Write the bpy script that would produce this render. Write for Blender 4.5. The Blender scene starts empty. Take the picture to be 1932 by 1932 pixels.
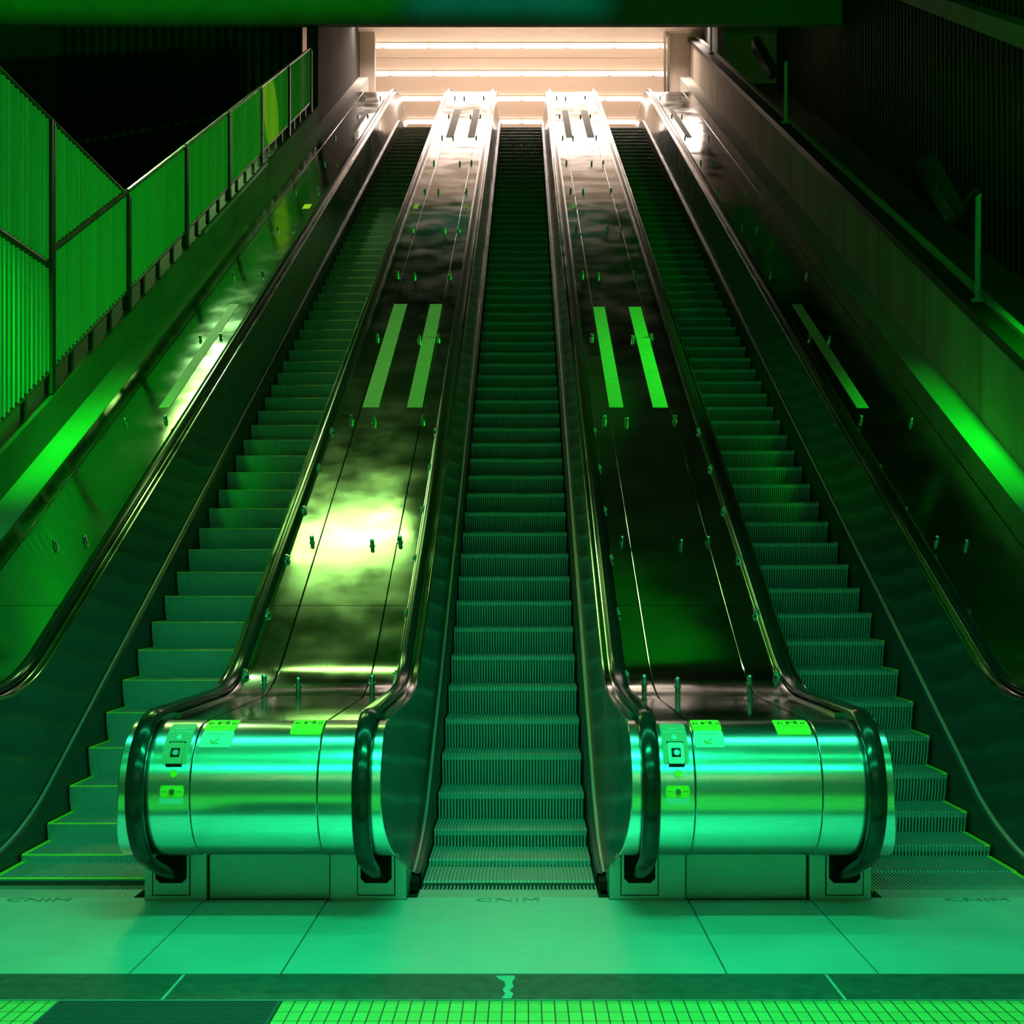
import bpy, bmesh, math, random
from mathutils import Vector
random.seed(7)
C = bpy.context.scene.collection
PI = math.pi
T = math.tan(math.radians(30))
H = 1.71                      # eye height
CAMX = 0.092
K_NOSE, K_DECK, K_SKIRT = 6.26, 5.375, 6.08
ZTOP = 13.7
DY, DZ, DR = 6.45, 0.665, 0.35     # newel drum centre and radius
DECKZ = DZ + DR

# ------------------------------------------------------------------ helpers
def link(o, parent=None):
    C.objects.link(o)
    if parent is not None:
        o.parent = parent
    return o

def mesh_obj(name, verts, faces, mat=None, parent=None, smooth=False, mats=None, midx=None):
    me = bpy.data.meshes.new(name)
    me.from_pydata([tuple(v) for v in verts], [], faces)
    for m in (mats or ([mat] if mat else [])):
        me.materials.append(m)
    if midx:
        for p, i in zip(me.polygons, midx):
            p.material_index = i
    if smooth:
        for p in me.polygons:
            p.use_smooth = True
    bm = bmesh.new(); bm.from_mesh(me)
    bmesh.ops.recalc_face_normals(bm, faces=bm.faces)
    bm.to_mesh(me); bm.free()
    me.update()
    return link(bpy.data.objects.new(name, me), parent)

def bm_obj(name, bm, mat, parent=None, smooth=False):
    bmesh.ops.recalc_face_normals(bm, faces=bm.faces)
    me = bpy.data.meshes.new(name); bm.to_mesh(me); bm.free()
    me.materials.append(mat)
    if smooth:
        for p in me.polygons: p.use_smooth = True
    return link(bpy.data.objects.new(name, me), parent)

def add_box(bm, x0, x1, y0, y1, z0, z1, bevel=0.0):
    vs = [bm.verts.new((x, y, z)) for x in (x0, x1) for y in (y0, y1) for z in (z0, z1)]
    idx = [(0,1,3,2), (4,6,7,5), (0,4,5,1), (2,3,7,6), (0,2,6,4), (1,5,7,3)]
    fs = [bm.faces.new([vs[i] for i in f]) for f in idx]
    if bevel:
        es = list({e for f in fs for e in f.edges})
        bmesh.ops.bevel(bm, geom=es, offset=bevel, segments=2, affect='EDGES', profile=0.6)

def box(name, x0, x1, y0, y1, z0, z1, mat, parent=None, bevel=0.0):
    bm = bmesh.new(); add_box(bm, x0, x1, y0, y1, z0, z1, bevel)
    return bm_obj(name, bm, mat, parent)

def add_prism(bm, pts, d):
    """pts: 3D polygon, extruded by vector d"""
    a = [bm.verts.new(p) for p in pts]
    b = [bm.verts.new(Vector(p) + Vector(d)) for p in pts]
    n = len(pts)
    bm.faces.new(a); bm.faces.new(b[::-1])
    for i in range(n):
        bm.faces.new((a[i], a[(i+1) % n], b[(i+1) % n], b[i]))

def prism(name, pts, d, mat, parent=None):
    bm = bmesh.new(); add_prism(bm, pts, d)
    return bm_obj(name, bm, mat, parent)

def add_tube(bm, p, q, r, n=10, r2=None, cap=True):
    p, q = Vector(p), Vector(q)
    d = (q - p).normalized()
    a = d.orthogonal().normalized(); b = d.cross(a)
    r2 = r if r2 is None else r2
    A = [bm.verts.new(p + (a*math.cos(t) + b*math.sin(t))*r) for t in [2*PI*i/n for i in range(n)]]
    B = [bm.verts.new(q + (a*math.cos(t) + b*math.sin(t))*r2) for t in [2*PI*i/n for i in range(n)]]
    for i in range(n):
        bm.faces.new((A[i], A[(i+1) % n], B[(i+1) % n], B[i]))
    if cap:
        bm.faces.new(A[::-1]); bm.faces.new(B)

def thing(name, label, cat, loc=(0, 0, 0), group=None):
    o = bpy.data.objects.new(name, None); link(o)
    o.empty_display_size = 0.1
    o.location = loc
    o['label'] = label; o['category'] = cat
    if group: o['group'] = group
    return o

def tag(o, label, cat, group=None):
    o['label'] = label; o['category'] = cat
    if group: o['group'] = group
    return o

def struct(o):
    o['kind'] = 'structure'
    return o

def adopt(root, objs):
    """give children coordinates relative to a moved root"""
    for o in objs:
        o.parent = root

# ------------------------------------------------------------------ materials
def new_mat(name):
    m = bpy.data.materials.new(name); m.use_nodes = True
    nt = m.node_tree; nt.nodes.clear()
    out = nt.nodes.new('ShaderNodeOutputMaterial')
    b = nt.nodes.new('ShaderNodeBsdfPrincipled')
    nt.links.new(b.outputs[0], out.inputs[0])
    return m, nt, b

def coords(nt, scale=(1, 1, 1)):
    tc = nt.nodes.new('ShaderNodeTexCoord')
    mp = nt.nodes.new('ShaderNodeMapping')
    mp.inputs['Scale'].default_value = scale
    nt.links.new(tc.outputs['Object'], mp.inputs['Vector'])
    return mp.outputs['Vector']

def noise(nt, vec, scale, detail=3.0, rough=0.5):
    n = nt.nodes.new('ShaderNodeTexNoise')
    n.inputs['Scale'].default_value = scale
    n.inputs['Detail'].default_value = detail
    n.inputs['Roughness'].default_value = rough
    nt.links.new(vec, n.inputs['Vector'])
    return n.outputs[0]

def ramp(nt, fac, a, b, p0=0.3, p1=0.7):
    r = nt.nodes.new('ShaderNodeValToRGB')
    r.color_ramp.elements[0].position = p0; r.color_ramp.elements[1].position = p1
    r.color_ramp.elements[0].color = a if len(a) == 4 else (*a, 1)
    r.color_ramp.elements[1].color = b if len(b) == 4 else (*b, 1)
    nt.links.new(fac, r.inputs[0])
    return r.outputs[0]

def maprange(nt, v, a, b, lo=0.3, hi=0.7):
    m = nt.nodes.new('ShaderNodeMapRange')
    m.inputs[1].default_value = lo; m.inputs[2].default_value = hi
    m.inputs[3].default_value = a; m.inputs[4].default_value = b
    nt.links.new(v, m.inputs[0])
    return m.outputs[0]

def bump(nt, h, strength, dist, prev=None):
    b = nt.nodes.new('ShaderNodeBump')
    b.inputs['Strength'].default_value = strength
    b.inputs['Distance'].default_value = dist
    nt.links.new(h, b.inputs['Height'])
    if prev is not None: nt.links.new(prev, b.inputs['Normal'])
    return b.outputs[0]

def metal(name, col, rough, stretch=(2, 2, 60), dent=0.0, dent_scale=1.3, var=0.06, metallic=1.0, brush=0.02):
    m, nt, b = new_mat(name)
    b.inputs['Metallic'].default_value = metallic
    v = coords(nt, stretch)
    n = noise(nt, v, 6.0, 4.0)
    c2 = tuple(c*0.85 for c in col)
    nt.links.new(ramp(nt, n, c2, col), b.inputs['Base Color'])
    n2 = noise(nt, coords(nt), 2.2, 4.0)
    nt.links.new(maprange(nt, n2, rough - var, rough + var), b.inputs['Roughness'])
    nrm = None
    if brush:
        nrm = bump(nt, n, 0.25, brush*0.02)
    if dent:
        d = noise(nt, coords(nt), dent_scale, 1.5, 0.45)
        nrm = bump(nt, d, 1.0, dent, nrm)
    if nrm is not None: nt.links.new(nrm, b.inputs['Normal'])
    return m

def matte(name, c1, c2, rough=0.7, scale=3.0, bmp=0.0, stretch=(1, 1, 1), spec=0.3, metallic=0.0):
    m, nt, b = new_mat(name)
    v = coords(nt, stretch)
    n = noise(nt, v, scale, 6.0, 0.6)
    nt.links.new(ramp(nt, n, c1, c2), b.inputs['Base Color'])
    b.inputs['Roughness'].default_value = rough
    b.inputs['Specular IOR Level'].default_value = spec
    b.inputs['Metallic'].default_value = metallic
    if bmp:
        n2 = noise(nt, v, scale*8, 5.0)
        nt.links.new(bump(nt, n2, 0.6, bmp), b.inputs['Normal'])
    return m

def emit(name, col, s):
    m = bpy.data.materials.new(name); m.use_nodes = True
    nt = m.node_tree; nt.nodes.clear()
    out = nt.nodes.new('ShaderNodeOutputMaterial'); e = nt.nodes.new('ShaderNodeEmission')
    e.inputs[0].default_value = (*col, 1); e.inputs[1].default_value = s
    nt.links.new(e.outputs[0], out.inputs[0])
    return m

STEEL_DECK = metal('steel_deck', (0.62, 0.64, 0.62), 0.13, (40, 1.5, 1.5), dent=0.0045, dent_scale=1.6)
STEEL_DRUM = metal('steel_drum', (0.92, 0.93, 0.92), 0.22, (1.5, 40, 40), var=0.03)
STEEL_PANEL = metal('steel_panel', (0.30, 0.31, 0.30), 0.18, (40, 1.5, 1.5), dent=0.002, dent_scale=1.1)
STEEL_TRIM = metal('steel_trim', (0.78, 0.79, 0.77), 0.16, brush=0)
STEEL_NOSE = metal('steel_nosing', (0.8, 0.81, 0.79), 0.42, brush=0, metallic=0.8)
STEEL_BASE = metal('steel_base', (0.52, 0.54, 0.50), 0.42, (3, 3, 30), metallic=0.8)
STEEL_STUD = metal('steel_stud', (0.62, 0.64, 0.62), 0.25, brush=0)
STEP_METAL = metal('step_aluminium', (0.50, 0.52, 0.50), 0.45, (30, 30, 2), metallic=0.55, brush=0)
GROOVE = matte('groove_shade', (0.05, 0.055, 0.05), (0.08, 0.085, 0.08), 0.6, 6)  # shade painted into the riser grooves for stronger rib contrast
COMB_METAL = metal('comb_aluminium', (0.60, 0.62, 0.60), 0.42, (30, 3, 3), metallic=0.5, brush=0)
PLATE_METAL = metal('plate_steel', (0.66, 0.68, 0.67), 0.46, (0.6, 14, 1), metallic=0.35, var=0.08)
SKIRT = metal('skirt_dark', (0.10, 0.105, 0.10), 0.4, brush=0, metallic=0.7)
RUBBER = matte('handrail_rubber', (0.012, 0.013, 0.012), (0.02, 0.021, 0.02), 0.17, 4.0, spec=0.4)
BLACK = matte('black_void', (0.004, 0.004, 0.004), (0.006, 0.006, 0.006), 0.9)
DARKLINE = matte('joint_dark', (0.02, 0.02, 0.018), (0.03, 0.03, 0.028), 0.9)
YELLOW = matte('yellow_paint', (0.75, 0.72, 0.04), (0.85, 0.80, 0.06), 0.6, 8)
TAPE = matte('grip_tape', (0.55, 0.55, 0.40), (0.66, 0.66, 0.48), 0.5, 9, spec=0.5)
STICKER_Y = matte('sticker_yellow', (0.80, 0.78, 0.05), (0.86, 0.84, 0.07), 0.45, 5)
STICKER_LAMP = matte('lamp_yellow', (0.95, 0.80, 0.02), (0.95, 0.80, 0.02), 0.3, 5)
STICKER_W = matte('sticker_white', (0.74, 0.74, 0.70), (0.80, 0.80, 0.76), 0.5, 5)
STICKER_K = matte('sign_khaki', (0.50, 0.42, 0.26), (0.56, 0.47, 0.30), 0.4, 5)
STICKER_T = matte('sign_pale_text', (0.85, 0.86, 0.82), (0.88, 0.88, 0.86), 0.5, 5)
INK = matte('ink_dark', (0.03, 0.05, 0.02), (0.04, 0.06, 0.03), 0.6, 5)
INK_SOFT = matte('ink_soft', (0.42, 0.48, 0.05), (0.46, 0.52, 0.06), 0.6, 5)
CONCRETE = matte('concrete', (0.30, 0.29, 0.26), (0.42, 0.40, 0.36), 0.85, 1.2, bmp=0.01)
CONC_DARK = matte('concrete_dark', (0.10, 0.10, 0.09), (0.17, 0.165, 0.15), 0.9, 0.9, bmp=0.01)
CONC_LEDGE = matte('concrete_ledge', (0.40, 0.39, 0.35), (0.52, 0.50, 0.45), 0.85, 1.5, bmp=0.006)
COPING = matte('coping_dark', (0.03, 0.03, 0.028), (0.05, 0.05, 0.045), 0.6, 2.0)
GRANITE = matte('granite', (0.055, 0.06, 0.05), (0.11, 0.115, 0.10), 0.45, 14, bmp=0.001)
GROUT = matte('grout_pale', (0.40, 0.40, 0.36), (0.5, 0.5, 0.45), 0.9, 9)
MAT_RUBBER = matte('mat_rubber', (0.07, 0.075, 0.085), (0.10, 0.105, 0.115), 0.7, 20, stretch=(1, 8, 1))
FENCE = matte('fence_sheet', (0.42, 0.44, 0.36), (0.52, 0.54, 0.45), 0.55, 2.0, stretch=(1, 6, 0.4))
FENCE_FRAME = matte('fence_frame', (0.05, 0.055, 0.05), (0.08, 0.085, 0.08), 0.4, 3.0, metallic=0.5)
RAIL_BRIGHT = metal('fence_rail', (0.45, 0.46, 0.42), 0.35, brush=0)
CORRUG = matte('corrugated_dark', (0.06, 0.065, 0.06), (0.09, 0.095, 0.09), 0.7, 1.0)
HALL_CEIL = matte('hall_ceiling', (0.72, 0.58, 0.46), (0.78, 0.63, 0.50), 0.8, 0.6)
HALL_WALL = matte('hall_wall', (0.62, 0.52, 0.44), (0.70, 0.58, 0.49), 0.8, 1.4, stretch=(3, 3, 0.4))
PIPE = matte('post_paint', (0.42, 0.44, 0.38), (0.48, 0.5, 0.44), 0.5, 4)
LAMPBLACK = matte('lamp_housing', (0.010, 0.010, 0.010), (0.016, 0.016, 0.016), 0.6, 4)
CONDUIT = matte('conduit_plastic', (0.16, 0.17, 0.16), (0.22, 0.23, 0.21), 0.45, 6)
TUBE = emit('tube_glow', (1.0, 0.84, 0.74), 3.2)
LOWTUBE = matte('ceiling_low', (0.62, 0.62, 0.58), (0.70, 0.70, 0.66), 0.8, 2)

def tiles_mat():
    m, nt, b = new_mat('mosaic_tile')
    v = coords(nt)
    br = nt.nodes.new('ShaderNodeTexBrick')
    br.offset = 0.0; br.squash = 1.0
    br.inputs['Scale'].default_value = 1.0
    br.inputs['Brick Width'].default_value = 0.0535
    br.inputs['Row Height'].default_value = 0.105
    br.inputs['Mortar Size'].default_value = 0.0032
    br.inputs['Mortar Smooth'].default_value = 0.2
    br.inputs['Color1'].default_value = (0.55, 0.62, 0.18, 1)
    br.inputs['Color2'].default_value = (0.48, 0.55, 0.15, 1)
    br.inputs['Mortar'].default_value = (0.05, 0.07, 0.03, 1)
    nt.links.new(v, br.inputs['Vector'])
    nt.links.new(br.outputs['Color'], b.inputs['Base Color'])
    b.inputs['Roughness'].default_value = 0.42
    nt.links.new(bump(nt, br.outputs['Fac'], -0.5, 0.002), b.inputs['Normal'])
    return m
TILE = tiles_mat()

def board_wall():
    """board-marked concrete with vertical joints along the slope direction (object Y)"""
    m, nt, b = new_mat('board_concrete')
    v = coords(nt)
    n = noise(nt, coords(nt, (1, 1, 0.25)), 1.6, 6.0, 0.65)
    w = nt.nodes.new('ShaderNodeTexWave')
    w.wave_type = 'BANDS'; w.bands_direction = 'Y'; w.wave_profile = 'SAW'
    w.inputs['Scale'].default_value = 0.18
    w.inputs['Distortion'].default_value = 0.0
    nt.links.new(v, w.inputs['Vector'])
    base = ramp(nt, n, (0.28, 0.23, 0.17), (0.46, 0.39, 0.31))
    dark = ramp(nt, w.outputs['Fac'], (0.45, 0.45, 0.45), (1, 1, 1), 0.0, 0.05)
    mx = nt.nodes.new('ShaderNodeMix'); mx.data_type = 'RGBA'; mx.blend_type = 'MULTIPLY'
    mx.inputs[0].default_value = 0.8
    nt.links.new(base, mx.inputs[6]); nt.links.new(dark, mx.inputs[7])
    nt.links.new(mx.outputs[2], b.inputs['Base Color'])
    b.inputs['Roughness'].default_value = 0.85
    nt.links.new(bump(nt, n, 0.4, 0.01), b.inputs['Normal'])
    return m
BOARD = board_wall()

# ------------------------------------------------------------------ paths along the slope
def slope_z(Y, K):
    return T*Y + H - K

def guide(y0, zl, K, zh, y1, r0, r1, n=(5, 16, 26, 12, 4)):
    """(Y, Z, ny, nz): flat, fillet, 30 degree slope, fillet, flat"""
    yc0 = (zl - (H - K))/T; yc1 = (zh - (H - K))/T
    t0 = r0*math.tan(math.radians(15)); t1 = r1*math.tan(math.radians(15))
    pts = []
    ya = yc0 - t0
    for i in range(n[0]):
        f = i/n[0]; pts.append((y0 + (ya - y0)*f, zl, 0.0, 1.0))
    cx, cz = ya, zl + r0
    for i in range(n[1] + 1):
        a = math.radians(30)*i/n[1]
        pts.append((cx + r0*math.sin(a), cz - r0*math.cos(a), -math.sin(a), math.cos(a)))
    yb = yc1 - t1*math.cos(math.radians(30)); zb = zh - t1*0.5
    ys, zs = pts[-1][0], pts[-1][1]
    s, c = 0.5, math.cos(math.radians(30))
    for i in range(1, n[2] + 1):
        f = i/n[2]; pts.append((ys + (yb - ys)*f, zs + (zb - zs)*f, -s, c))
    cx, cz = yc1 + t1, zh - r1
    for i in range(1, n[3] + 1):
        a = math.radians(30)*(1 - i/n[3])
        pts.append((cx - r1*math.sin(a), cz + r1*math.cos(a), -math.sin(a), math.cos(a)))
    ye = pts[-1][0]
    for i in range(1, n[4] + 1):
        f = i/n[4]; pts.append((ye + (y1 - ye)*f, zh, 0.0, 1.0))
    return pts

def drum_arc(a0=-90, a1=90, n=40, r=DR):
    """from under the drum, round the front, to its top"""
    out = []
    for i in range(n + 1):
        a = math.radians(a0 + (a1 - a0)*i/n)
        out.append((DY - r*math.cos(a), DZ + r*math.sin(a), -math.cos(a), math.sin(a)))
    return out

YEND = 34.5
DECK = guide(DY, DECKZ, K_DECK, ZTOP + DECKZ, YEND, 1.6, 3.4)
NOSE = guide(6.75, 0.0, K_NOSE, ZTOP, 34.0, 2.6, 2.6, n=(20, 30, 120, 30, 10))
SKIRTP = guide(7.15, 0.07, K_SKIRT, ZTOP + 0.12, YEND, 2.4, 2.7)

def clip_path(path, ya, yb):
    def at(y):
        for (p, q) in zip(path, path[1:]):
            if p[0] <= y <= q[0] and q[0] > p[0]:
                f = (y - p[0])/(q[0] - p[0])
                return tuple(p[k] + (q[k] - p[k])*f for k in range(4))
        return path[-1]
    mid = [p for p in path if ya + 1e-4 < p[0] < yb - 1e-4]
    return [at(ya)] + mid + [at(yb)]

def off(p, n):
    return (p[0] + p[2]*n, p[1] + p[3]*n)

def sweep(name, path, sec, mat, parent=None, closed=True, smooth=True, cap=True):
    """sec: [(X, n)] cross section; n along the path normal"""
    V, F = [], []
    m = len(sec)
    for p in path:
        for (x, n) in sec:
            y, z = off(p, n); V.append((x, y, z))
    k = m if closed else m - 1
    for i in range(len(path) - 1):
        for j in range(k):
            a = i*m + j; b = i*m + (j + 1) % m
            F.append((a, b, b + m, a + m))
    if closed and cap:
        F.append(tuple(range(m))); F.append(tuple(range((len(path)-1)*m, len(path)*m)))
    o = mesh_obj(name, V, F, mat, parent, smooth=False)
    if smooth: shade_auto(o)
    return o

def shade_auto(o, ang=35):
    me = o.data
    for p in me.polygons: p.use_smooth = True
    bm = bmesh.new(); bm.from_mesh(me)
    for e in bm.edges:
        if len(e.link_faces) == 2:
            try:
                e.smooth = e.calc_face_angle() < math.radians(ang)
            except ValueError:
                e.smooth = True
    bm.to_mesh(me); bm.free()

def sheet(name, path, x0, x1, mat, parent, lip=0.012, n0=0.0):
    """thin plate following the path, edges turned down a little"""
    a, b = min(x0, x1), max(x0, x1)
    sec = [(a, n0 - lip), (a, n0 - 0.003), (a + 0.004, n0), ((a+b)/2, n0), (b - 0.004, n0), (b, n0 - 0.003), (b, n0 - lip)]
    o = sweep(name, path, sec, mat, parent, closed=False)
    return o

# ------------------------------------------------------------------ lettering
def text_geo(body, size):
    cu = bpy.data.curves.new('t', 'FONT'); cu.body = body; cu.size = size
    cu.align_x = 'CENTER'; cu.align_y = 'CENTER'
    o = bpy.data.objects.new('t', cu); C.objects.link(o)
    dg = bpy.context.evaluated_depsgraph_get()
    me = o.evaluated_get(dg).to_mesh()
    V = [tuple(v.co) for v in me.vertices]; F = [tuple(p.vertices) for p in me.polygons]
    o.evaluated_get(dg).to_mesh_clear()
    bpy.data.objects.remove(o); bpy.data.curves.remove(cu)
    return V, F

def on_drum(x, deg, o=0.0):
    a = math.radians(deg)
    return (x, DY - (DR + o)*math.cos(a), DZ + (DR + o)*math.sin(a))

def drum_patch(name, x0, x1, d0, d1, o, mat, parent, cut=0.0):
    n = max(3, int(abs(d1 - d0)/2.5))
    V, F = [], []
    for i in range(n + 1):
        d = d0 + (d1 - d0)*i/n
        c = cut if i in (0, n) else 0.0
        V += [on_drum(x0 + c, d, o), on_drum(x1 - c, d, o)]
        V += [on_drum(x0 + c, d, o - 0.004), on_drum(x1 - c, d, o - 0.004)]
    for i in range(n):
        a = i*4; b = a + 4
        F += [(a, a+1, b+1, b), (a+2, b+2, b+3, a+3), (a, b, b+2, a+2), (a+1, a+3, b+3, b+1)]
    F += [(0, 2, 3, 1), (n*4, n*4+1, n*4+3, n*4+2)]
    return mesh_obj(name, V, F, mat, parent)

def drum_shapes(name, polys, xc, degc, o, mat, parent):
    """polys: 2D shapes (x, s) in metres about (xc, degc); s runs up along the drum"""
    V, F = [], []
    k = 180/PI/DR
    for P in polys:
        b = len(V)
        V += [on_drum(xc + x, degc + s*k, o) for x, s in P]
        F.append(tuple(range(b, b + len(P))))
    return mesh_obj(name, V, F, mat, parent)

def drum_text(name, body, size, xc, degc, o, mat, parent, sx=1.0):
    V, F = text_geo(body, size)
    k = 180/PI/DR
    return mesh_obj(name, [on_drum(xc + v[0]*sx, degc + v[1]*k, o) for v in V], F, mat, parent)

def rect(x0, x1, s0, s1): return [(x0, s0), (x1, s0), (x1, s1), (x0, s1)]
def bar(p, q, w):
    dx, dy = q[0]-p[0], q[1]-p[1]; L = math.hypot(dx, dy); nx, ny = -dy/L*w/2, dx/L*w/2
    return [(p[0]+nx, p[1]+ny), (p[0]-nx, p[1]-ny), (q[0]-nx, q[1]-ny), (q[0]+nx, q[1]+ny)]
def disc(cx, cy, r, n=14): return [(cx + r*math.cos(2*PI*i/n), cy + r*math.sin(2*PI*i/n)) for i in range(n)]

# ------------------------------------------------------------------ balustrades
def handrail_path():
    r = DR + 0.022
    a_leave = -68
    arc = drum_arc(a_leave, 90, 34, r)
    p = arc[0]
    dy, dz = math.sin(math.radians(68)), -math.cos(math.radians(68))
    tail = []
    for d in (0.44, 0.30, 0.15):
        tail.append((p[0] + dy*d, p[1] + dz*d, p[2], p[3]))
    up = [(q[0] + q[2]*0.022, q[1] + q[3]*0.022, q[2], q[3]) for q in DECK[1:]]
    return tail + arc + up
HRP = handrail_path()
HR_SEC = [(-.044, .010), (-.046, .022), (-.040, .036), (-.026, .044), (0, .047), (.026, .044), (.040, .036), (.046, .022), (.044, .010), (.030, .003), (-.030, .003)]

STUD_ROWS = [8.13, 9.96, 12.2, 14.4, 16.7, 18.9, 21.2, 23.3, 25.6, 27.9, 30.3]
_stud_mesh = None
def stud(parent, x, Y, n=0.0):
    global _stud_mesh
    p = clip_path(DECK, Y, Y + 0.2)[0]
    y, z = off(p, 0.0)
    if _stud_mesh is None:
        bm = bmesh.new()
        add_tube(bm, (0, 0, -0.004), (0, 0, 0.006), 0.026, 12)
        add_tube(bm, (0, 0, 0.006), (0, 0, 0.052), 0.017, 12)
        add_tube(bm, (0, 0, 0.052), (0, 0, 0.060), 0.017, 12, 0.010)
        o = bm_obj('anti_slide_stud', bm, STEEL_STUD, parent)
        shade_auto(o, 40)
        _stud_mesh = o.data
    else:
        o = link(bpy.data.objects.new('anti_slide_stud', _stud_mesh), parent)
    o.location = (x, y, z)
    o.rotation_euler = (math.atan2(-p[2], p[3]), 0, 0)
    return o

def tape(parent, x0, x1, Y0, Y1, mat=None):
    path = clip_path(DECK, Y0, Y1)
    return sweep('grip_strip', path, [(x0, 0.001), (x0, 0.005), (x1, 0.005), (x1, 0.001)], mat or TAPE, parent, smooth=False)

def side_parts(root, xe, s, xin):
    """handrail, guide, sloping inner panel for one side; xe escalator centre, s direction away from it"""
    X = lambda u: xe + s*u
    hx = X(0.72)
    h = sweep('handrail', HRP, [(hx + a, b) for a, b in HR_SEC], RUBBER, root)
    # guide rail under the handrail
    gp = drum_arc(-60, 90, 30) + DECK[1:]
    sec = [(hx - .056, -.004), (hx - .056, .012), (hx - .050, .016), (hx + .050, .016), (hx + .056, .012), (hx + .056, -.004)]
    sweep('handrail_guide', gp[31:], sec, STEEL_TRIM, root)
    # inner panel: loft from the deck edge down to the skirt line
    arc = drum_arc(-90, 90, 40)
    top, bot = [], []
    n = len(arc)
    sk0 = SKIRTP[0]
    for i, p in enumerate(arc):
        f = i/(n - 1)
        u = 0.625 if p[1] > DZ else 0.625 - 0.05*((DZ - p[1])/DR)**1.5
        top.append((X(u), p[0], p[1]))
        y = 6.46 + (sk0[0] - 6.46)*f
        z = 0.315 + (sk0[1] - 0.315)*(1 - (1 - f)**1.6)
        bot.append((X(0.575 - 0.025*f), y, z))
    for p, q in zip(DECK[1:], SKIRTP[1:]):
        top.append((X(0.625), p[0], p[1])); bot.append((X(0.55), q[0], q[1]))
    V, F = [], []
    m = 7
    for a, b in zip(top, bot):
        for j in range(m):
            f = j/(m - 1)
            bulge = 0.02*math.sin(PI*f)
            V.append((a[0] + (b[0]-a[0])*f + s*bulge, a[1] + (b[1]-a[1])*f, a[2] + (b[2]-a[2])*f))
    for i in range(len(top) - 1):
        for j in range(m - 1):
            k = i*m + j
            F.append((k, k+1, k+1+m, k+m))
    o = mesh_obj('inner_panel', V, F, STEEL_PANEL, root, smooth=True)
    # rounded bright nosing along the foot of the panel
    x0 = X(0.55)
    sweep('skirt_nosing', SKIRTP, [(x0 + s*.012, -.004), (x0 + s*.006, .010), (x0 - s*.006, .010), (x0 - s*.012, 0.0), (x0 - s*.010, -.022), (x0 + s*.004, -.03)], STEEL_NOSE, root)
    # rounded lip along the top edge
    lp = DECK
    x1 = X(0.628)
    ring = [(x1 + 0.008*math.cos(2*PI*i/8), 0.002 + 0.008*math.sin(2*PI*i/8)) for i in range(8)]
    sweep('edge_bead', lp, ring, STEEL_TRIM, root)
    # handrail inlet in the plinth
    iy = 6.70
    bm = bmesh.new()
    add_prism(bm, [(hx-.100, iy-.004, .035), (hx+.100, iy-.004, .035), (hx+.100, iy-.004, .30), (hx-.100, iy-.004, .30)], (0, .01, 0))
    fr = bm_obj('inlet_plate', bm, STEEL_BASE, root)
    pts = [(-.085, .29), (-.085, .125), (-.06, .10), (.06, .10), (.085, .125), (.085, .29)]
    prism('inlet_opening', [(hx+a, iy-.008, b) for a, b in pts], (0, .02, 0), BLACK, fr)
    bm = bmesh.new()
    for a, b, c, d in ((-.104, -.099, .035, .27), (.099, .104, .035, .27), (-.104, .104, .031, .036)):
        add_box(bm, hx+a, hx+b, iy-.006, iy-.001, c, d)
    bm_obj('inlet_gap', bm, DARKLINE, fr)
    # small brackets beside the handrail
    for Y in (8.25, 8.98, 9.7, 10.45, 11.2, 11.95):
        p = clip_path(DECK, Y, Y + .1)[0]
        y, z = off(p, .014)
        bx = hx + s*0.052
        bm = bmesh.new()
        add_box(bm, -.022, .022, -.018, .018, -.006, .022, .003)
        add_box(bm, -.010, .010, -.010, .010, .022, .034, .002)
        b_ = bm_obj('handrail_bracket', bm, STEEL_TRIM, root)
        b_.location = (bx, y, z); b_.rotation_euler = (math.radians(30 if Y > 8.6 else 24), 0, 0)

SEAMS = [DY, 9.09, 14.6, 20.0, 25.5, 30.6, YEND]
def deck_run(root, name, x0, x1, seams=SEAMS, mat=STEEL_DECK):
    for a, b in zip(seams, seams[1:]):
        p = clip_path(DECK, a + 0.003, b - 0.003)
        sheet(name, p, x0, x1, mat, root)

def drum_run(root, name, x0, x1, flare0=0, flare1=0, raise_=0.0, mat=STEEL_DRUM):
    arc = drum_arc(-90, 90, 48)
    V, F = [], []
    cols = [0, 0.004, 0.5, 1]
    for p in arc:
        k = max(0.0, (DZ - p[1])/DR)**1.5*0.05
        a = x0 - flare0*0 + (k if flare0 < 0 else 0)*0 ; b = x1
        a = x0 + flare0*k; b = x1 + flare1*k
        for (x, n) in ((a, raise_ - .01), (a, raise_ - .003), (a + .004, raise_), ((a+b)/2, raise_), (b - .004, raise_), (b, raise_ - .003), (b, raise_ - .01)):
            y, z = off(p, n); V.append((x, y, z))
    for i in range(len(arc) - 1):
        for j in range(6):
            k = i*7 + j; F.append((k, k+1, k+8, k+7))
    o = mesh_obj(name, V, F, mat, root)
    shade_auto(o, 35)
    return o

def plinth_end(bm, x0, x1, free):
    if free == x0:
        add_box(bm, x0 + .06, x1, 6.70, 7.18, 0, .335, .003); o_, i_ = x0, x0 + .062
    else:
        add_box(bm, x0, x1 - .06, 6.70, 7.18, 0, .335, .003); o_, i_ = x1, x1 - .062
    P = [(o_, 6.70, 0), (o_, 7.16, 0), (o_, 7.16, .045), (o_, 6.70, .185), (i_, 6.70, 0), (i_, 7.16, 0), (i_, 7.16, .17), (i_, 6.70, .31)]
    v = [bm.verts.new(p) for p in P]
    for f in ((0, 1, 2, 3), (4, 7, 6, 5), (0, 4, 5, 1), (3, 2, 6, 7), (0, 3, 7, 4), (1, 5, 6, 2)):
        bm.faces.new([v[k] for k in f])

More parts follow.
